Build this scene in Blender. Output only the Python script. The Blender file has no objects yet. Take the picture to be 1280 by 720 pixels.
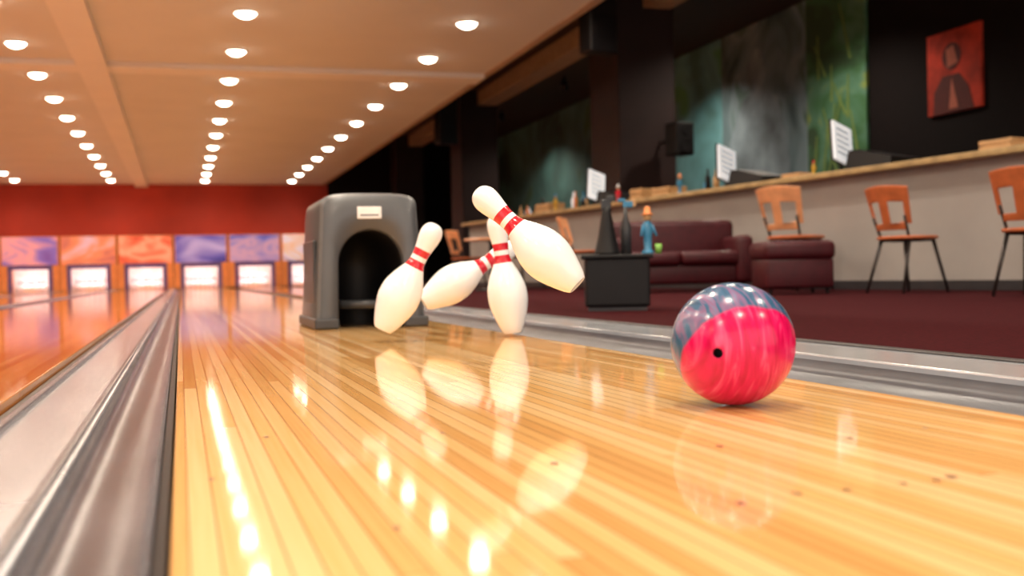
import bpy, bmesh, math, random
from mathutils import Vector, Matrix
random.seed(4)
sc=bpy.context.scene
try:
    sc.view_settings.view_transform='Standard'
    sc.view_settings.look='None'
except Exception as e: print(e)
COL=sc.collection
# ---------------------------------------------------------------- materials
class N:
    def __init__(s,name):
        s.m=bpy.data.materials.new(name); s.m.use_nodes=True
        s.t=s.m.node_tree; s.b=s.t.nodes['Principled BSDF']
    def n(s,typ,**k):
        x=s.t.nodes.new(typ)
        for a,v in k.items(): setattr(x,a,v)
        return x
    def l(s,a,b): s.t.links.new(a,b)
    def inp(s,node,i,v):
        if v is None: return
        if isinstance(v,bpy.types.NodeSocket): s.l(v,node.inputs[i])
        else: node.inputs[i].default_value=v
    def math(s,op,a,b=None,c=None):
        x=s.n('ShaderNodeMath',operation=op)
        s.inp(x,0,a); s.inp(x,1,b); s.inp(x,2,c); return x.outputs[0]
    def mix(s,f,a,b,blend='MIX'):
        x=s.n('ShaderNodeMix',data_type='RGBA',blend_type=blend)
        s.inp(x,0,f); s.inp(x,6,a); s.inp(x,7,b); return x.outputs[2]
    def ramp(s,f,stops):
        x=s.n('ShaderNodeValToRGB'); s.l(f,x.inputs[0])
        e=x.color_ramp.elements
        while len(e)<len(stops): e.new(.5)
        for i,(p,c) in enumerate(stops): e[i].position=p; e[i].color=(*c,1)
        return x.outputs[0]
    def set(s,base=None,rough=None,metal=None,spec=None,coat=None,emis=None,es=None,crough=None):
        for k,v in (('Base Color',base),('Roughness',rough),('Metallic',metal),('Specular IOR Level',spec),('Coat Weight',coat),('Coat Roughness',crough),('Emission Color',emis),('Emission Strength',es)):
            if v is None: continue
            if isinstance(v,tuple) and len(v)==3: v=(*v,1)
            s.inp(s.b,k,v)
        return s.m
def simple(name,c,rough=.5,metal=0,spec=.5,coat=0,var=.12,scale=8,emis=None,es=0):
    q=N(name); tc=q.n('ShaderNodeTexCoord'); nz=q.n('ShaderNodeTexNoise'); q.l(tc.outputs['Object'],nz.inputs[0])
    nz.inputs['Scale'].default_value=scale; nz.inputs['Detail'].default_value=4
    lo=tuple(max(0,x*(1-var)) for x in c); hi=tuple(min(1,x*(1+var)) for x in c)
    col=q.ramp(nz.outputs[0],[(.3,lo),(.7,hi)])
    q.set(col,rough,metal,spec,coat)
    if emis: q.set(emis=emis,es=es)
    return q.m
def wood_lane(name,c1,c2,c3,rough=.09,bw=.0272,spec=.4):
    q=N(name); g=q.n('ShaderNodeNewGeometry'); sp=q.n('ShaderNodeSeparateXYZ'); q.l(g.outputs['Position'],sp.inputs[0])
    X,Y=sp.outputs[0],sp.outputs[1]
    bx=q.math('DIVIDE',X,bw); bi=q.math('FLOOR',bx); bf=q.math('FRACT',bx)
    w1=q.n('ShaderNodeTexWhiteNoise',noise_dimensions='1D'); q.l(bi,w1.inputs['W'])
    yy=q.math('ADD',q.math('DIVIDE',Y,3.4),q.math('MULTIPLY',w1.outputs[0],7.3)); yi=q.math('FLOOR',yy); yf=q.math('FRACT',yy)
    cb=q.n('ShaderNodeCombineXYZ'); q.l(bi,cb.inputs[0]); q.l(yi,cb.inputs[1])
    w2=q.n('ShaderNodeTexWhiteNoise',noise_dimensions='2D'); q.l(cb.outputs[0],w2.inputs['Vector'])
    mp=q.n('ShaderNodeMapping'); mp.inputs['Scale'].default_value=(110,2.2,1); q.l(g.outputs['Position'],mp.inputs[0])
    nz=q.n('ShaderNodeTexNoise'); q.l(mp.outputs[0],nz.inputs[0]); nz.inputs['Scale'].default_value=1; nz.inputs['Detail'].default_value=6; nz.inputs['Distortion'].default_value=.6
    v=q.math('ADD',q.math('MULTIPLY',w2.outputs[0],.6),q.math('MULTIPLY',nz.outputs[0],.45))
    col=q.ramp(v,[(.08,c1),(.5,c2),(.95,c3)])
    gx=q.math('LESS_THAN',bf,.08); gy=q.math('LESS_THAN',yf,.0008)
    gap=q.math('MAXIMUM',gx,gy)
    col=q.mix(q.math('MULTIPLY',gap,.7),col,(c1[0]*.5,c1[1]*.35,c1[2]*.25,1))
    n2=q.n('ShaderNodeTexNoise'); q.l(mp.outputs[0],n2.inputs[0]); n2.inputs['Scale'].default_value=.3
    r=q.math('MULTIPLY_ADD',n2.outputs[0],.05,rough-.02)
    return q.set(col,r,0,spec,0)
M={}
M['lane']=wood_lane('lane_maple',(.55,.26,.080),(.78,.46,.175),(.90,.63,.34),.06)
M['lane2']=wood_lane('lane_reflect_tint',(.42,.13,.025),(.55,.20,.05),(.66,.29,.09),.07)  # lane wood made redder: the red wall's reflection is put into the colour
M['steel']=simple('gutter_cap_metal',(.58,.62,.69),.18,.55,.5,0,.12,3)
M['gutter']=simple('gutter_dark_metal',(.18,.18,.21),.24,.5,.5,0,.2,5)
M['gutter_r']=simple('gutter_plastic',(.09,.095,.115),.35,.2,.5,0,.2,5)
M['black']=simple('black_plastic',(.008,.007,.008),.45,0,.3)
M['trim']=simple('dark_trim',(.04,.036,.04),.4)
M['carpet']=simple('carpet_red',(.040,.005,.007),.95,0,.05,0,.35,60)
M['ceil']=simple('ceiling_paint',(.60,.57,.54),.8,0,.2,0,.03,1)
M['ceil2']=simple('ceiling_beam_paint',(.69,.65,.62),.8,0,.2,0,.03,1)
M['dceil']=simple('ceiling_dark',(.035,.02,.015),.8)
M['tan']=simple('beam_tan',(.36,.24,.16),.7)
M['redwall']=simple('wall_red',(.44,.042,.022),.6,0,.3,0,.15,.7)
M['dwall']=simple('wall_dark',(.006,.003,.003),.8,0,.2)
M['col']=simple('column_brown',(.020,.008,.007),.6,0,.3,0,.2,2)
M['orange']=simple('divider_orange',(.70,.22,.06),.4,emis=(1,.3,.06,1),es=.1)
M['white']=simple('pin_white',(.92,.94,.97),.16,0,.5,.5,.01,3)
M['red']=simple('pin_stripe_red',(.62,.012,.03),.2,0,.5,.5,.05,3)
M['grey']=simple('machine_grey',(.085,.09,.10),.38,.1,.5,.2,.12,4)
M['greyd']=simple('machine_dark_grey',(.045,.047,.052),.4)
M['greyl']=simple('machine_light_grey',(.14,.145,.155),.35)
M['label']=simple('label_white',(.85,.85,.85),.4)
M['barwall']=simple('bar_front_paint',(.38,.35,.33),.6,0,.3,0,.08,1.5)
M['bartop']=simple('bar_top_wood',(.46,.32,.15),.35,0,.5,.2,.25,6)
M['chairwood']=simple('chair_wood',(.58,.15,.05),.35,0,.5,.2,.2,9)
M['chairwood2']=simple('chair_pale_wood',(.85,.38,.18),.35,0,.5,.2,.15,9)
M['metal']=simple('chair_metal',(.03,.022,.02),.35,.4)
M['sofa']=simple('sofa_leather',(.058,.004,.008),.45,0,.4,.0,.2,12)
M['paper']=simple('paper_white_lit',(.85,.87,.9),.5,emis=(.85,.92,1,1),es=.35)  # weak emission stands in for light falling on the white sheets
M['blue']=simple('bottle_blue',(.05,.25,.45),.3)
M['green']=simple('cup_green',(.25,.55,.10),.35)
M['yellow']=simple('toy_yellow',(.75,.45,.05),.35)
M['box']=simple('box_wood',(.60,.36,.17),.6)
M['glow']=N('downlight_glow').set((1,.9,.75),.5,emis=(1,.88,.70),es=22)
M['pitglow']=N('pit_lamp_glow').set((1,1,1),.5,emis=(.95,.96,1),es=60)
M['pitwall']=simple('pit_wall_purple',(.14,.08,.24),.5)
M['mark']=simple('lane_mark_dark',(.14,.05,.03),.4)

# ---------------------------------------------------------------- mesh helpers
def mk(name,bm,mats,parent=None,loc=(0,0,0),smooth=False,rot=None):
    me=bpy.data.meshes.new(name); bmesh.ops.recalc_face_normals(bm,faces=bm.faces[:]); bm.to_mesh(me); bm.free()
    for m in (mats if isinstance(mats,(list,tuple)) else [mats]): me.materials.append(m)
    if smooth:
        for p in me.polygons: p.use_smooth=True
    o=bpy.data.objects.new(name,me); COL.objects.link(o); o.location=loc
    if rot: o.rotation_euler=rot
    if parent: o.parent=parent
    return o
def empty(name,loc=(0,0,0),rz=0):
    e=bpy.data.objects.new(name,None); COL.objects.link(e); e.location=loc; e.rotation_euler=(0,0,rz); e.empty_display_size=.1; return e
def box(bm,x0,x1,y0,y1,z0,z1,bev=0,seg=3,mi=0,mat=None):
    v=[bm.verts.new(p) for p in [(x0,y0,z0),(x1,y0,z0),(x1,y1,z0),(x0,y1,z0),(x0,y0,z1),(x1,y0,z1),(x1,y1,z1),(x0,y1,z1)]]
    fs=[bm.faces.new([v[i] for i in f]) for f in [(3,2,1,0),(4,5,6,7),(0,1,5,4),(1,2,6,5),(2,3,7,6),(3,0,4,7)]]
    for f in fs: f.material_index=mi
    if mat is not None: bmesh.ops.transform(bm,matrix=mat,verts=v)
    if bev>0:
        es=list({e for f in fs for e in f.edges})
        r=bmesh.ops.bevel(bm,geom=es,offset=bev,segments=seg,affect='EDGES',profile=.5)
        for f in r['faces']: f.material_index=mi
def bx(name,x0,x1,y0,y1,z0,z1,mat,bev=0,parent=None,smooth=False,seg=3):
    bm=bmesh.new(); box(bm,x0,x1,y0,y1,z0,z1,bev,seg); return mk(name,bm,mat,parent,smooth=smooth)
def lathe(bm,prof,seg=32,mi=0,mat=None,mif=None):
    rings=[]
    for r,z in prof:
        if r<1e-6: rings.append([bm.verts.new((0,0,z))])
        else: rings.append([bm.verts.new((r*math.cos(2*math.pi*i/seg),r*math.sin(2*math.pi*i/seg),z)) for i in range(seg)])
    for k in range(len(rings)-1):
        a,b=rings[k],rings[k+1]
        for i in range(seg):
            j=(i+1)%seg
            if len(a)==1 and len(b)==1: continue
            if len(a)==1: f=bm.faces.new([a[0],b[j],b[i]])
            elif len(b)==1: f=bm.faces.new([a[i],a[j],b[0]])
            else: f=bm.faces.new([a[i],a[j],b[j],b[i]])
            f.material_index=mif((prof[k][1]+prof[k+1][1])/2) if mif else mi
    vs=[v for r in rings for v in r]
    if mat is not None: bmesh.ops.transform(bm,matrix=mat,verts=vs)
    return vs
def tube(bm,p0,p1,r0,r1,seg=12,mi=0):
    p0=Vector(p0);p1=Vector(p1);d=p1-p0
    m=Matrix.Translation(p0)@d.to_track_quat('Z','Y').to_matrix().to_4x4()
    lathe(bm,[(0,0),(r0,0),(r1,d.length),(0,d.length)],seg,mi,m)

# ---------------------------------------------------------------- camera
cam=bpy.data.cameras.new('camera'); co=bpy.data.objects.new('camera',cam); COL.objects.link(co); sc.camera=co
yaw=math.radians(17.05); pitch=math.radians(.785); roll=math.radians(1.3)
R=Matrix.Rotation(-yaw,4,'Z')@Matrix.Rotation(math.pi/2-pitch,4,'X')@Matrix.Rotation(-roll,4,'Z')
co.matrix_world=Matrix.Translation((0,0,.244))@R
cam.sensor_width=36; cam.lens=37.97; cam.clip_start=.02; cam.clip_end=200
cam.dof.use_dof=True; cam.dof.focus_distance=2.6; cam.dof.aperture_fstop=3.0

# ---------------------------------------------------------------- shell
L0,L1=-.015,1.27; P=1.63
YF=35.0
bx('floor',-12,11,-4,38,-.2,-.085,M['trim'])
bx('ceiling',-12,4.4,-4,YF,3.22,3.45,M['ceil'])
bx('ceiling_beam_lengthwise',-1.25,-.87,-4,YF,3.13,3.225,M['ceil2'])
bm=bmesh.new(); box(bm,-12,4.4,15.5,16.0,3.15,3.224); mk('ceiling_beam_crosswise',bm,M['ceil2'])
bx('ceiling_high',4.3,11,-4,38,4.65,4.8,M['dceil'])
bx('trim_ceiling_edge',4.4,4.5,-4,YF,3.20,4.66,M['tan'])
bx('ceiling_duct',6.95,7.4,4,37,4.30,4.64,M['tan'])
bx('wall_left',-12.2,-12,-4,38,-.1,4.8,M['dwall'])
bx('wall_right',10,10.2,-4,38,-.1,4.8,M['dwall'])
bx('wall_far',-12,10.2,YF+1.6,YF+1.8,-.1,4.8,M['dwall'])
bx('wall_far_red',-12,4.6,YF,YF+.1,1.66,3.22,M['redwall'])
bx('wall_far_side',4.6,10,YF,YF+.1,-.1,4.8,M['dwall'])
bm=bmesh.new(); box(bm,1.92,9.99,-4,12.15,-.084,-.004); box(bm,2.93,9.99,12.15,YF-.01,-.084,-.004); mk('carpet',bm,M['carpet'])

# ---------------------------------------------------------------- lanes
def gutter(name,x0,x1,y0,y1,mat,depth=.05,parent=None):
    bm=bmesh.new(); n=14; pr=[]
    for i in range(n+1):
        a=math.pi*i/n
        pr.append(((x0+x1)/2-(x1-x0)/2*math.cos(a),-.004-depth*math.sin(a)**.8))
    ps=[(bm.verts.new((x,y0,z)),bm.verts.new((x,y1,z))) for x,z in pr]
    for a,b in zip(ps,ps[1:]): bm.faces.new([a[0],b[0],b[1],a[1]])
    return mk(name,bm,mat,parent,smooth=True)
for k in range(-6,2):
    o=k*P; y0=-2 if k<1 else 12.2
    e=empty('bowling_lane')
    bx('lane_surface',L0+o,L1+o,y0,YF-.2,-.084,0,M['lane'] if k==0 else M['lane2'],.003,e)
    if k<=0:
        bm=bmesh.new()
        box(bm,L0+o-.016,L0+o-.003,y0,YF-.2,-.08,-.004,.002,1); mk('lane_edge_strip',bm,M['black'],e)
        gutter('gutter_channel',L0+o-.13,L0+o-.017,y0,YF-.2,M['gutter'],.035,e)
        bm=bmesh.new()
        box(bm,L0+o-.285,L0+o-.131,y0,YF-.2,-.08,.004,.004,2)
        mk('divider_cap',bm,M['steel'],e)
        bm=bmesh.new()
        box(bm,L0+o-.150,L0+o-.138,y0,YF-.2,.0,.010,.003,2)
        box(bm,L0+o-.283,L0+o-.268,y0,YF-.2,.0,.014,.003,2)
        mk('divider_rail',bm,M['gutter'],e)
        bm=bmesh.new()
        box(bm,L0+o-.342,L0+o-.287,y0,YF-.2,-.08,-.02,.003,1); mk('divider_groove',bm,M['trim'],e)
e=empty('side_gutter')
gutter('gutter_channel',1.275,1.60,-2,12.1,M['gutter_r'],.055,e)
bm=bmesh.new()
box(bm,1.60,1.635,-2,12.1,-.08,.012,.005,2); box(bm,1.665,1.88,-2,12.1,-.08,.006,.004,2)
mk('gutter_ledge',bm,M['steel'],e)
bm=bmesh.new(); box(bm,1.636,1.664,-2,12.1,-.08,-.004); box(bm,1.881,1.918,-2,12.1,-.08,.012,.003,1); mk('gutter_trim',bm,M['trim'],e)
bm=bmesh.new()
for x,y in [(.193,1.03),(.03,1.37),(.628,1.02),(.687,1.015),(.763,1.02),(.807,1.02),(.835,1.03),(.45,1.30),(.55,1.0),(.38,1.62),(.70,1.33),(.12,1.7),(.9,1.32),(1.05,1.35)]:
    s=random.uniform(.6,1)*.006
    bmesh.ops.create_circle(bm,cap_ends=True,radius=s,segments=16,matrix=Matrix.Translation((x,y,.0006))@Matrix.Diagonal((1,1.5,1,1)))
mk('lane_dots',bm,M['mark'])

# ---------------------------------------------------------------- pins
PR=[(0,0),(.95,0),(1.05,.06),(1.41,.75),(1.94,2.25),(2.25,3.4),(2.383,4.5),(2.28,5.875),(1.855,7.25),(1.2435,8.625),(.982,9.375),(.898,10),(.935,10.875),(1.05,11.75),(1.197,12.625),(1.273,13.5),(1.15,14.2),(.85,14.7),(.45,14.94),(0,15)]
def smooth_prof(pr,sub=4):
    out=[pr[0],pr[1]]
    n=len(pr)
    for i in range(1,n-1):
        p0=pr[max(i-1,1)];p1=pr[i];p2=pr[i+1];p3=pr[min(i+2,n-1)]
        for k in range(1,sub+1):
            t=k/sub
            f=lambda a,b,c,d: .5*((2*b)+(-a+c)*t+(2*a-5*b+4*c-d)*t*t+(-a+3*b-3*c+d)*t**3)
            out.append((max(0,f(p0[0],p1[0],p2[0],p3[0])),f(p0[1],p1[1],p2[1],p3[1])))
    out[-1]=(0,15)
    return out
SP=smooth_prof(PR)
def stripe(z): return 1 if (8.95<z<9.85 or 10.45<z<11.35) else 0
def pin(base,head,rf=1.0,seg=48,name='bowling_pin'):
    b=Vector(base);h=Vector(head);d=h-b;s=d.length/15
    bm=bmesh.new(); lathe(bm,[(r*s*rf,z*s) for r,z in SP],seg,mif=lambda z:stripe(z/s))
    o=mk(name,bm,[M['white'],M['red']],smooth=True,loc=b)
    o.rotation_mode='QUATERNION'; o.rotation_quaternion=d.to_track_quat('Z','Y')
    return o
pin((.716,3.995,.045),(.916,3.93,.434),1.12)
pin((.956,4.37,.132),(1.347,4.33,.363),1.08)
pin((1.227,4.0,.012),(1.174,4.02,.473),1.05)
pin((.972,2.597,.21),(.747,2.736,.463),1.12)

# ---------------------------------------------------------------- ball
C=Vector((.935,1.719,.1095)); RB=.109
tow=(Vector((0,0,.244))-C).normalized(); rt=Vector((-tow.y,tow.x,0)).normalized()
if rt.x<0: rt=-rt
up=rt.cross(-tow).normalized()
if up.z<0: up=-up
def cf(a,b,c): return (rt*a+up*b+tow*c).normalized()
ax=cf(-.33,.64,-.69)
q=N('ball_marbled'); tc=q.n('ShaderNodeTexCoord')
vm=q.n('ShaderNodeVectorMath',operation='NORMALIZE'); q.l(tc.outputs['Object'],vm.inputs[0])
dt=q.n('ShaderNodeVectorMath',operation='DOT_PRODUCT'); q.l(vm.outputs[0],dt.inputs[0]); dt.inputs[1].default_value=ax
nz=q.n('ShaderNodeTexNoise'); q.l(tc.outputs['Object'],nz.inputs[0]); nz.inputs['Scale'].default_value=14; nz.inputs['Detail'].default_value=6; nz.inputs['Distortion'].default_value=1.2
f=q.math('MULTIPLY_ADD',nz.outputs[0],.16,dt.outputs['Value'])
mk_=q.n('ShaderNodeMapRange'); q.l(f,mk_.inputs[0]); mk_.inputs[1].default_value=-.20; mk_.inputs[2].default_value=-.14
mp=q.n('ShaderNodeMapping'); mp.inputs['Rotation'].default_value=(.3,.9,.5); mp.inputs['Scale'].default_value=(60,9,9); q.l(tc.outputs['Object'],mp.inputs[0])
n2=q.n('ShaderNodeTexNoise'); q.l(mp.outputs[0],n2.inputs[0]); n2.inputs['Scale'].default_value=.8; n2.inputs['Detail'].default_value=5; n2.inputs['Distortion'].default_value=1.6
redc=q.ramp(n2.outputs[0],[(.3,(.50,.002,.055)),(.52,(.72,.008,.12)),(.72,(.80,.13,.30))])
bluc=q.ramp(n2.outputs[0],[(.3,(.020,.065,.14)),(.5,(.05,.14,.26)),(.6,(.24,.13,.26)),(.75,(.12,.26,.42))])
col=q.mix(mk_.outputs[0],redc,bluc)
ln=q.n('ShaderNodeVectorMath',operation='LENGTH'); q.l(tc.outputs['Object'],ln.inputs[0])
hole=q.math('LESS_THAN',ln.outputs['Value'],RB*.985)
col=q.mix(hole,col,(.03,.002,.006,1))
q.set(col,.22,0,.4,.12,crough=.05)
bm=bmesh.new(); bmesh.ops.create_uvsphere(bm,u_segments=96,v_segments=64,radius=RB)
ball=mk('bowling_ball',bm,q.m,loc=C,smooth=True)
for d_,r in ((cf(-.23,-.14,.96),.0085),):
    bm=bmesh.new(); tube(bm,C+d_*(RB*.6),C+d_*(RB*1.2),r,r,32)
    cu=mk('cut',bm,q.m)
    md=ball.modifiers.new('h','BOOLEAN'); md.operation='DIFFERENCE'; md.solver='EXACT'; md.object=cu
    dg=bpy.context.evaluated_depsgraph_get(); nm=bpy.data.meshes.new_from_object(ball.evaluated_get(dg))
    ball.modifiers.clear(); ball.data=nm; bpy.data.objects.remove(cu)

# ---------------------------------------------------------------- ball return machine
e=empty('ball_return_machine',(.86,5.06,.001))
def arch(w,h,wt,r,n=48,ex=2.6):
    pts=[]
    k=n//4
    for i in range(k): pts.append((-w/2+(w-wt)/2*i/k*(h-r)/h,(h-r)*i/k))
    ww=w/2-(w-wt)/2*(h-r)/h
    m=n-2*k
    for i in range(m+1):
        a=math.pi-math.pi*i/m
        c,s=math.cos(a),math.sin(a)
        pts.append((ww*math.copysign(abs(c)**(2/ex),c),(h-r)+r*abs(s)**(2/ex)))
    for i in range(k-1,-1,-1): pts.append((w/2-(w-wt)/2*i/k*(h-r)/h,(h-r)*i/k))
    return pts
out=arch(.52,.637,.45,.08,64,3.8); out_i=arch(.495,.622,.425,.08,64,3.8); inn=arch(.31,.46,.29,.16,64,2.0)
bm=bmesh.new()
def ring(pts,y): return [bm.verts.new((x,y,z)) for x,z in pts]
def br(a,b,mi):
    for i in range(len(a)-1):
        f=bm.faces.new([a[i],a[i+1],b[i+1],b[i]]); f.material_index=mi
rb=ring([(x*.93,z*.93) for x,z in out],.82); r0=ring(out,.60); r0b=ring(out,.03); r1=ring(out_i,0); ri0=ring([(x*1.06,z*1.02) for x,z in inn],0); ri=ring(inn,.025); ri2=ring(inn,.5)
br(rb,r0,0);br(r0,r0b,0);br(r0b,r1,2);br(r1,ri0,0);br(ri0,ri,1);br(ri,ri2,3)
f=bm.faces.new(ri2); f.material_index=3
f=bm.faces.new(rb); f.material_index=0
mk('housing',bm,[M['grey'],M['greyd'],M['greyl'],M['black']],e,smooth=True)
bm=bmesh.new(); box(bm,-.27,-.155,-.012,.7,0,.05,.01); box(bm,.155,.27,-.012,.7,0,.05,.01); mk('base_foot',bm,M['greyd'],e)
bm=bmesh.new(); box(bm,-.06,.055,-.008,.002,.515,.572,.003,2); mk('label_plate',bm,M['label'],e)
bm=bmesh.new(); box(bm,-.045,.04,-.0095,-.007,.528,.535); mk('label_stripe',bm,M['greyl'],e)
bm=bmesh.new()
for i in range(3): tube(bm,(-.13,.1+.13*i,.11),(.13,.1+.13*i,.11),.02,.02,16)
mk('lift_roller',bm,M['greyd'],e,smooth=True)
bm=bmesh.new()
for s in (-1,1): box(bm,s*.247-.008,s*.247+.008,.12,.55,.12,.42,.006,2)
mk('side_panel',bm,M['greyd'],e)

# ---------------------------------------------------------------- masking units + pit
def mask_mat(i,cols):
    q=N('mask_art_%d'%i); g=q.n('ShaderNodeNewGeometry'); mp=q.n('ShaderNodeMapping'); q.l(g.outputs['Position'],mp.inputs[0]); mp.inputs['Scale'].default_value=(.5,1,1.1); mp.inputs['Location'].default_value=(i*3.3,0,i)
    nz=q.n('ShaderNodeTexNoise'); q.l(mp.outputs[0],nz.inputs[0]); nz.inputs['Scale'].default_value=1.0; nz.inputs['Distortion'].default_value=1.5; nz.inputs['Detail'].default_value=2
    c=q.ramp(nz.outputs[0],[(.3,cols[0]),(.46,cols[1]),(.6,cols[2]),(.72,cols[1])])
    return q.set(c,.4,emis=c,es=.32)
AR={-6:((.5,.05,.02),(.8,.2,.08),(.9,.6,.4)),-5:((.6,.06,.02),(.8,.15,.05),(.9,.5,.3)),-4:((.6,.06,.02),(.8,.2,.08),(.9,.5,.3)),-3:((.16,.05,.3),(.25,.15,.5),(.85,.35,.35)),-2:((.55,.14,.12),(.80,.26,.12),(.75,.5,.6)),-1:((.55,.04,.02),(.78,.14,.06),(.9,.4,.25)),0:((.03,.03,.25),(.13,.10,.45),(.5,.4,.7)),1:((.06,.05,.35),(.18,.18,.55),(.6,.35,.5)),2:((.5,.3,.4),(.85,.75,.85),(.95,.55,.35))}
for k in range(-6,3):
    c=(L0+L1)/2+k*P
    e=empty('pinsetter_masking_unit',(c,YF-.1,0))
    bx('mask_panel',-.76,.76,-.02,.1,.80,1.64,mask_mat(k+7,AR[k]),.02,e)
    bx('mask_frame',-.80,.80,.0,.14,.76,1.66,M['orange'],.01,e)
    bm=bmesh.new(); box(bm,-.805,-.62,-.05,1.3,0,.78,.01,2); box(bm,.62,.805,-.05,1.3,0,.78,.01,2); mk('kickback',bm,M['orange'],e)
    bx('pit_back',-.62,.62,1.25,1.3,0,.8,M['label'],0,e)
    bx('pit_lamp',-.5,.5,.25,.33,.70,.74,M['pitglow'],.01,e)
    bx('mask_lip',-.62,.62,-.02,.03,.67,.80,M['pitwall'],.01,e)
    bm=bmesh.new(); box(bm,-.62,-.50,-.03,.02,.003,.68,.01,2); box(bm,.50,.62,-.03,.02,.003,.68,.01,2); mk('pit_side_curtain',bm,M['pitwall'],e)
    bx('pin_deck',-.62,.62,-.05,1.3,-.004,.003,M['lane2'],0,e)
    bm=bmesh.new(); s=.42/15
    for r in range(4):
        for j in range(r+1):
            lathe(bm,[(a*s*1.2,z*s) for a,z in PR],14,mif=lambda z:stripe(z/s),mat=Matrix.Translation(((j-r/2)*.28,.35+r*.22,.004)))
    mk('pin_rack',bm,[M['white'],M['red']],e,smooth=True)

# ---------------------------------------------------------------- downlights
e=empty('ceiling_downlights')
bmg=bmesh.new(); bmr=bmesh.new()
for x in (-9.6,-7.0,-4.42,-1.86,.77,3.32):
    for i in range(-6,11):
        y=12.4+i*2.1
        if y>34.4: continue
        lathe(bmg,[(0,3.150),(.05,3.156),(.09,3.175),(.112,3.205),(.115,3.219)],24,mat=Matrix.Translation((x,y,0)))
        lathe(bmr,[(.116,3.219),(.120,3.200),(.145,3.205),(.15,3.219)],24,mat=Matrix.Translation((x,y,0)))
        if x>-8:
            l=bpy.data.lights.new('lamp','SPOT'); l.energy=130 if i>0 else 185; l.color=(1,.87,.69); l.shadow_soft_size=.1; l.spot_size=math.radians(165); l.spot_blend=1
            lo=bpy.data.objects.new('lamp',l); COL.objects.link(lo); lo.location=(x,y,3.13); lo.parent=e
mk('lamp_disc',bmg,M['glow'],e,smooth=True); mk('lamp_ring',bmr,M['ceil2'],e)

# ---------------------------------------------------------------- columns, speakers
for (x,y,w,d) in ((6.98,16.0,.48,.6),(6.98,25.7,.46,.55),(6.98,33.9,.44,.5)):
    e=empty('column',(x,y,0))
    bx('shaft',-w,w,-d,d,0,4.64,M['col'],.02,e)
    bx('plinth',-w-.04,w+.04,-d-.04,d+.04,0,.15,M['black'],.02,e)
def speaker(x,y,z,w,h,arm=(0,.5)):
    e=empty('wall_speaker',(x,y,z),.25)
    bx('cabinet',-w/2,w/2,-.15,.15,-h/2,h/2,M['black'],.03,e)
    bm=bmesh.new()
    for zz,r in ((-.2*h,.34*w),(.24*h,.2*w)): lathe(bm,[(0,.0),(r*.3,.02),(r*.85,-.01),(r,.012),(r,0)],24,mat=Matrix.Translation((0,-.15,zz))@Matrix.Rotation(math.pi/2,4,'X'))
    mk('driver',bm,M['black'],e,smooth=True)
    bm=bmesh.new(); tube(bm,(0,.1,0),(arm[0],arm[1],0),.025,.025); mk('bracket',bm,M['metal'],e)
speaker(7.30,14.95,2.22,.34,.50)
speaker(5.75,14.3,3.92,.48,1.2,(.75,1.2))
speaker(5.75,23.5,3.72,.45,1.15,(.85,1.7))

# ---------------------------------------------------------------- murals on right wall
def art(name,c,scale,dist,st=(1,1,1)):
    q=N(name); g=q.n('ShaderNodeNewGeometry'); mp=q.n('ShaderNodeMapping'); q.l(g.outputs['Position'],mp.inputs[0]); mp.inputs['Scale'].default_value=st
    nz=q.n('ShaderNodeTexNoise'); q.l(mp.outputs[0],nz.inputs[0]); nz.inputs['Scale'].default_value=scale; nz.inputs['Distortion'].default_value=dist; nz.inputs['Detail'].default_value=3
    r=q.ramp(nz.outputs[0],[(.36,c[0]),(.48,c[1]),(.58,c[2]),(.66,c[3])])
    return q.set(r,.7)
e=empty('wall_mural',(9.99,0,0))
A1=art('mural_teal',((.05,.13,.13),(.08,.22,.24),(.12,.29,.32),(.08,.26,.14)),.7,.4)
A2=art('mural_figure',((.035,.07,.08),(.10,.16,.18),(.18,.25,.28),(.06,.12,.10)),.8,1.0,(1,1,.7))
A3=art('mural_green',((.03,.07,.03),(.05,.15,.06),(.09,.22,.14),(.22,.30,.07)),.9,1.6,(1,.6,1))
A4=art('mural_dark',((.03,.06,.055),(.06,.15,.14),(.09,.21,.20),(.06,.14,.07)),.5,.8)
for n_,y0,y1,m in (('panel_green',14.0,15.6,A3),('panel_figure',15.6,18.5,A2),('panel_teal',18.5,20.7,A1),('panel_woodland',20.7,34.8,A4)):
    bx(n_,-.05,0,y0,y1,.9,4.62,m,0,e)
bm=bmesh.new()
lathe(bm,[(0,0),(.33,0),(.33,.01),(0,.01)],28,mat=Matrix.Translation((-.052,17.2,3.75))@Matrix.Rotation(-math.pi/2,4,'Y')@Matrix.Diagonal((1.25,1,1,1)))
def poly(bm,pts,x0,x1):
    a=[bm.verts.new((x0,y,z)) for y,z in pts]; b=[bm.verts.new((x1,y,z)) for y,z in pts]
    bm.faces.new(a); bm.faces.new(b[::-1])
    for i in range(len(pts)): j=(i+1)%len(pts); bm.faces.new([a[i],a[j],b[j],b[i]])
poly(bm,[(16.0,1.2),(18.4,1.2),(18.2,2.6),(17.7,3.3),(17.35,3.4),(17.0,3.4),(16.5,3.2),(16.2,2.4)],-.06,-.052)
mk('painted_figure',bm,simple('mural_figure_pale',(.17,.22,.25),.7,0,.3,0,.6,1.3),e)
bm=bmesh.new()
for i in range(14):
    y=random.uniform(14.1,15.4); z=random.uniform(1.3,3.6); dy=random.uniform(-.4,.4); h=random.uniform(.5,1.0)
    y2=min(15.5,max(14.05,y+dy)); w_=.03
    poly(bm,[(y-w_,z),(y+w_,z),(y2+w_*.4,z+h),(y2-w_*.4,z+h)],-.058-i*.0005,-.052)
mk('painted_stems',bm,simple('mural_stem_yellow',(.16,.24,.06),.7),e)
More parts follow.
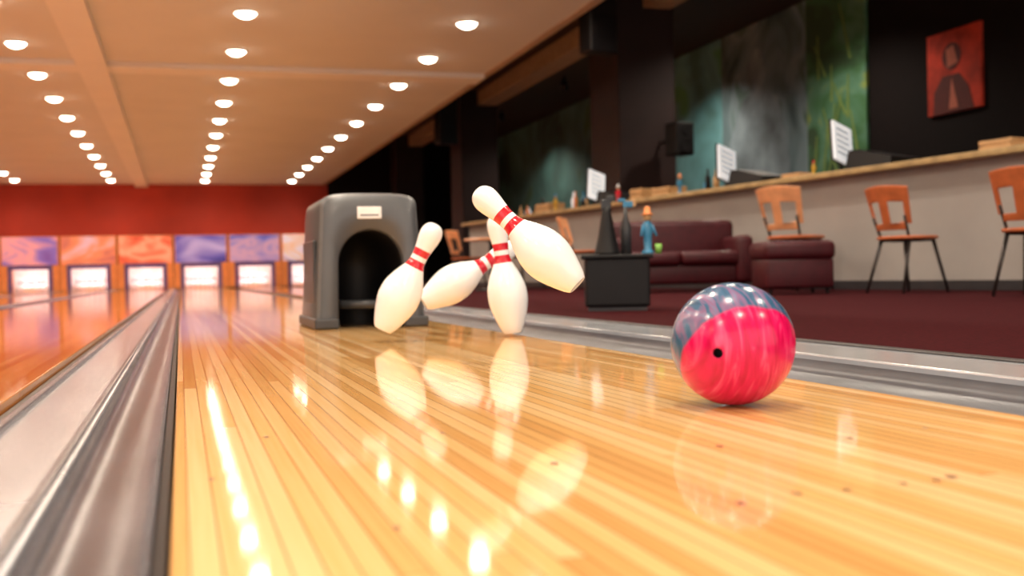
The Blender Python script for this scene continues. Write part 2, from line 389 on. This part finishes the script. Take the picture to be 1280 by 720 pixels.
# poster
e=empty('wall_poster',(9.97,12.1,2.82))
PRd=simple('poster_red',(.55,.05,.025),.6,0,.3,0,.5,3)
bx('poster_sheet',-.02,.0295,-.52,.52,-.55,.55,PRd,.005,e)
bm=bmesh.new()
lathe(bm,[(0,0),(.18,0),(.18,.006),(0,.006)],28,mat=Matrix.Translation((-.021,.02,.20))@Matrix.Rotation(-math.pi/2,4,'Y'))
poly(bm,[(-.4,-.55),(.4,-.55),(.38,-.25),(.2,-.05),(-.12,-.05),(-.3,-.25)],-.027,-.021)
mk('poster_figure',bm,simple('poster_figure_dark',(.10,.012,.01),.6),e)
bm=bmesh.new(); poly(bm,[(-.1,.1),(.1,.05),(.12,.3),(-.02,.34)],-.031,-.028); poly(bm,[(-.1,-.5),(.08,-.5),(.02,-.1)],-.031,-.028); mk('poster_accent',bm,simple('poster_pink',(.55,.16,.10),.6),e)

# ---------------------------------------------------------------- bar counter (slightly angled)
ang=math.atan(.123)
e=empty('bar_counter',(7.2,4.6,0),ang)
bx('front_panel',0,.12,0,15.5,0,1.16,M['barwall'],0,e)
bx('counter_top',-.14,.62,-.1,15.6,1.16,1.22,M['bartop'],.012,e)
bx('kick_rail',-.02,.0,0,15.5,0,.09,M['trim'],0,e)
bx('rear_panel',.5,.6,0,15.5,0,1.16,M['dwall'],0,e)
BA=Matrix.Translation((7.2,4.6,0))@Matrix.Rotation(ang,4,'Z')
def onbar(u,v,z=1.222): return BA@Vector((u,v,z))
def station(u,v,s=1):
    p=onbar(u,v); e=empty('order_terminal',p,ang+.15)
    bm=bmesh.new()
    vs=[(-.22,-.34,0),(.28,-.34,0),(.28,.22,0),(-.22,.22,0),(-.20,-.34,.09),(.26,-.34,.09),(.22,.1,.20),(-.18,.1,.20),(-.18,.2,.20),(.22,.2,.20)]
    V=[bm.verts.new((a*s,b*s,c*s)) for a,b,c in vs]
    for f in ((0,1,5,4),(4,5,6,7),(7,6,9,8),(8,9,2,3),(0,4,7,8,3),(1,2,9,6,5),(0,3,2,1)): bm.faces.new([V[i] for i in f])
    mk('till_body',bm,M['black'],e)
    bm=bmesh.new(); m=Matrix.Translation((-.08*s,.36*s,.29*s))@Matrix.Rotation(.30,4,'Y')@Matrix.Rotation(-.3,4,'X')
    box(bm,-.15*s,.15*s,-.012,.012,-.23*s,.23*s,.006,2,0,m)
    mk('display_sheet',bm,M['paper'],e)
    bm=bmesh.new(); m2=m@Matrix.Translation((0,.02,0)); box(bm,-.17*s,.17*s,-.006,.006,-.245*s,.245*s,.004,2,0,m2)
    tube(bm,(-.05*s,.40*s,0),(-.07*s,.40*s,.2*s),.02,.02); box(bm,-.12*s,.08*s,.30*s,.50*s,0,.015,.004)
    mk('display_stand',bm,M['black'],e)
    bm=bmesh.new()
    for i in range(5):
        mm=m@Matrix.Translation((0,-.0135,.15*s-i*.07*s)); box(bm,-.11*s,.09*s,-.001,.001,-.008,.008,0,1,0,mm)
    mk('display_rows',bm,M['greyl'],e)
station(.20,4.85,1.0); station(.24,6.95,1.0); station(.27,10.3,1.05)
def crate(u,v,w,d,h):
    p=onbar(u,v); e=empty('wooden_crate',p,ang)
    bm=bmesh.new(); t=.012
    for z in (0,h*.52):
        box(bm,-w/2,w/2,-d/2,-d/2+t,z,z+h*.42,.003,1); box(bm,-w/2,w/2,d/2-t,d/2,z,z+h*.42,.003,1)
        box(bm,-w/2,-w/2+t,-d/2+t,d/2-t,z,z+h*.42,.003,1); box(bm,w/2-t,w/2,-d/2+t,d/2-t,z,z+h*.42,.003,1)
    box(bm,-w/2+t,w/2-t,-d/2+t,d/2-t,0,.01)
    for a in (-1,1):
        for b in (-1,1): box(bm,a*(w/2-.03)-.012,a*(w/2-.03)+.012,b*(d/2-.03)-.012,b*(d/2-.03)+.012,0,h)
    mk('slats',bm,M['box'],e)
crate(.1,3.15,.3,.35,.09); crate(.15,2.7,.25,.25,.16); crate(.1,8.6,.3,.4,.12); crate(.12,9.3,.25,.3,.16); crate(.1,12.2,.3,.5,.15); crate(.05,5.9,.22,.3,.05)
for v0,n_ in ((11.1,5),(12.8,8),(14.1,8),(7.7,3)):
    bm=bmesh.new(); p=onbar(.2,v0)
    for i in range(n_):
        h=random.uniform(.12,.3); r=random.uniform(.03,.05)
        lathe(bm,[(0,0),(r,0),(r,h*.6),(r*.4,h*.75),(r*.35,h),(0,h)],14,mi=i%5,mat=Matrix.Translation((random.uniform(-.1,.1),i*.13,0)))
    mk('bottle_group',bm,[M['black'],M['box'],M['blue'],M['orange'],M['paper']],smooth=True,loc=p)

# ---------------------------------------------------------------- chairs
def chair(x,y,rz,wood,s=1.0,name='bar_chair'):
    e=empty(name,(x,y,-.003),rz)
    bm=bmesh.new(); n=32
    def sq(r,z,k=3.2):
        o=[]
        for i in range(n):
            a=2*math.pi*i/n; c,sn=math.cos(a),math.sin(a)
            o.append(bm.verts.new((r*math.copysign(abs(c)**(2/k),c),r*math.copysign(abs(sn)**(2/k),sn)*1.05,z)))
        return o
    R_=[sq(.19,.46),sq(.215,.465),sq(.22,.48),sq(.21,.492),sq(.15,.486)]
    for a,b in zip(R_,R_[1:]):
        for i in range(n): bm.faces.new([a[i],a[(i+1)%n],b[(i+1)%n],b[i]])
    bm.faces.new(R_[0]); bm.faces.new(R_[-1])
    mk('seat',bm,M['chairwood'],e,smooth=True)
    bm=bmesh.new()
    for a in (-1,1):
        tube(bm,(a*.15,.14,.47),(a*.21,.25,.003),.017,.012); tube(bm,(a*.15,-.15,.47),(a*.20,-.29,.003),.017,.012)
        tube(bm,(a*.15,-.15,.46),(a*.17,-.23,.66),.012,.012)
    tube(bm,(-.15,.14,.455),(.15,.14,.455),.012,.012); tube(bm,(-.15,-.15,.455),(.15,-.15,.455),.012,.012)
    for a in (-1,1): tube(bm,(a*.15,.14,.455),(a*.15,-.15,.455),.012,.012)
    mk('frame_legs',bm,M['metal'],e,smooth=True)
    bm=bmesh.new(); U=20; V=14; g={}
    for i in range(U+1):
        for j in range(V+1):
            u=-1+2*i/U; v=j/V
            w=.20+.035*v
            z=.54+.38*v-.02*u*u*v
            yv=-.245-.10*v+.08*u*u
            g[i,j]=bm.verts.new((u*w,yv,z))
    for i in range(U):
        for j in range(V):
            u=-1+2*(i+.5)/U; v=(j+.5)/V
            hole=(.16<v<.66 and .16<abs(u)<.76)
            low=(v<.16 and abs(u)>.80)
            if hole or low: continue
            bm.faces.new([g[i,j],g[i+1,j],g[i+1,j+1],g[i,j+1]])
    bmesh.ops.delete(bm,geom=[v for v in bm.verts if not v.link_faces],context='VERTS')
    o=mk('backrest',bm,wood,e,smooth=True)
    m=o.modifiers.new('t','SOLIDIFY'); m.thickness=.018; m=o.modifiers.new('b','BEVEL'); m.width=.004; m.segments=2
    e.scale=(s,s,s)
    return e
chair(6.05,7.97,math.radians(-78),M['chairwood'],1.0)
chair(5.96,6.38,math.radians(-66),M['chairwood'],1.0)
chair(6.05,9.75,math.radians(-66),M['chairwood2'],1.15)
chair(5.35,14.0,math.radians(-120),M['chairwood2'],1.1)
chair(5.15,16.2,math.radians(-60),M['chairwood2'],1.1)
chair(4.8,18.3,math.radians(-80),M['chairwood2'],1.1)
# ---------------------------------------------------------------- sofa + ottoman
e=empty('sofa',(5.27,11.0,0),math.radians(-14))
bx('seat_base',-.75,.75,-.36,.42,.08,.30,M['sofa'],.04,e,True)
for i in (-1,1): bx('seat_cushion',min(0,i*.64),max(0,i*.64),-.42,.28,.29,.44,M['sofa'],.05,e,True)
bx('backrest',-.75,.75,.22,.45,.25,.80,M['sofa'],.07,e,True)
for i in (-1,1): bx('armrest',i*.70-.10,i*.70+.10,-.42,.42,.08,.60,M['sofa'],.06,e,True)
bm=bmesh.new()
for a in (-.68,.68):
    for b in (-.33,.35): tube(bm,(a,b,.09),(a,b,0),.025,.02)
mk('feet',bm,M['black'],e)
e=empty('ottoman',(5.38,8.75,0),math.radians(-14))
bx('cushion',-.33,.33,-.28,.28,.30,.48,M['sofa'],.06,e,True); bx('base',-.31,.31,-.26,.26,.05,.32,M['sofa'],.03,e,True)
bm=bmesh.new()
for a in (-.26,.26):
    for b in (-.2,.2): tube(bm,(a,b,.06),(a,b,0),.02,.016)
mk('feet',bm,M['black'],e)

# ---------------------------------------------------------------- low black equipment table with things on it
e=empty('scoring_console',(2.62,6.3,0),math.radians(-20))
bx('cabinet',-.20,.20,-.16,.16,.02,.33,M['black'],.02,e); bx('top_panel',-.22,.22,-.18,.18,.32,.345,M['black'],.008,e); bx('plinth',-.18,.18,-.14,.14,-.003,.03,M['trim'],0,e)
def fig(name,x,y,z,body,head,hat,h):
    e=empty(name,(x,y,z)); s=h/.30
    bm=bmesh.new(); lathe(bm,[(0,0),(.040*s,0),(.040*s,.012*s),(.022*s,.03*s),(.026*s,.10*s),(.034*s,.15*s),(.028*s,.19*s),(.012*s,.205*s),(0,.205*s)],20); mk('body',bm,body,e,smooth=True)
    bm=bmesh.new()
    for a in (-1,1): tube(bm,(a*.028*s,0,.18*s),(a*.052*s,-.02*s,.11*s),.010*s,.008*s)
    mk('arms',bm,body,e,smooth=True)
    bm=bmesh.new(); bmesh.ops.create_uvsphere(bm,u_segments=20,v_segments=14,radius=.026*s,matrix=Matrix.Translation((0,0,.228*s))); mk('head',bm,head,e,smooth=True)
    bm=bmesh.new(); lathe(bm,[(0,.246*s),(.038*s,.242*s),(.038*s,.248*s),(.022*s,.252*s),(.018*s,.29*s),(0,.30*s)],20); mk('hat',bm,hat,e,smooth=True)
e=empty('black_tool_stand',(2.55,6.27,.346)); bm=bmesh.new()
lathe(bm,[(0,0),(.085,0),(.08,.015),(.055,.12),(.03,.26),(.022,.30),(0,.30)],20); mk('cone_body',bm,M['black'],e,smooth=True)
bm=bmesh.new(); box(bm,-.035,.03,-.012,.012,.28,.345,.005,2); box(bm,.0,.05,-.012,.012,.33,.37,.005,2); mk('tool_head',bm,M['greyd'],e)
fig('toy_figurine',2.79,6.19,.346,M['blue'],M['box'],M['orange'],.30)
e=empty('spray_bottle',(2.69,6.30,.346)); bm=bmesh.new(); lathe(bm,[(0,0),(.035,0),(.035,.17),(.014,.24),(.012,.30),(0,.30)],18); mk('body',bm,M['greyd'],e,smooth=True)
bm=bmesh.new(); box(bm,-.015,.05,-.012,.012,.295,.335,.006,2); box(bm,-.05,-.0,-.008,.008,.33,.352,.004,2); mk('trigger_head',bm,M['blue'],e)
bm=bmesh.new(); box(bm,.045,.07,-.01,.01,.30,.345,.004,2); mk('nozzle',bm,M['box'],e)
e=empty('green_cup',(2.835,6.13,.346)); bm=bmesh.new(); lathe(bm,[(0,0),(.018,0),(.022,.06),(.019,.06),(.016,.01),(0,.01)],20); mk('cup_wall',bm,M['green'],e,smooth=True)
# toy figurines standing on the bar
for j,(v_,b_,h_,t_,s_) in enumerate(((8.15,'blue','box','orange',.26),(5.55,'yellow','box','red',.16),(9.75,'red','box','white',.26),(11.95-.2,'yellow','box','blue',.28))):
    p=onbar(-.02,v_); fig('toy_figurine',p.x,p.y,p.z,M[b_],M[h_],M[t_],s_)

for (x,y) in ((4.3,15.0),(3.9,19.0),(4.6,22.0)):
    e=empty('pedestal_table',(x,y,0)); bm=bmesh.new()
    lathe(bm,[(0,0),(.25,0),(.24,.02),(.04,.04),(.03,.70),(.08,.72),(0,.72)],24); mk('pedestal',bm,M['black'],e,smooth=True)
    bm=bmesh.new(); lathe(bm,[(0,.72),(.38,.72),(.4,.735),(.38,.75),(0,.75)],32); mk('table_top',bm,M['chairwood2'],e)

# ---------------------------------------------------------------- track lamps of the high ceiling
for (x,y,en) in ((8.4,9,140),(8.4,14,330),(8.4,18.5,420),(8.4,23,350),(5.0,6.0,320),(5.0,9.5,320),(5.0,13,230),(8.4,28,350)):
    e=empty('track_lamp',(x,y,4.45))
    bm=bmesh.new(); lathe(bm,[(0,.2),(.03,.2),(.03,.1),(.08,.08),(.09,-.1),(.085,-.1),(.07,.05),(0,.05)],20); mk('lamp_housing',bm,M['black'],e,smooth=True)
    l=bpy.data.lights.new('lamp','SPOT'); l.energy=en; l.color=(1,.87,.72); l.spot_size=math.radians(140); l.spot_blend=.8; l.shadow_soft_size=.08
    lo=bpy.data.objects.new('lamp',l); COL.objects.link(lo); lo.location=(0,0,-.12); lo.parent=e

w=bpy.data.worlds.new('world'); sc.world=w; w.use_nodes=True
w.node_tree.nodes['Background'].inputs[0].default_value=(1,.89,.80,1); w.node_tree.nodes['Background'].inputs[1].default_value=1.65
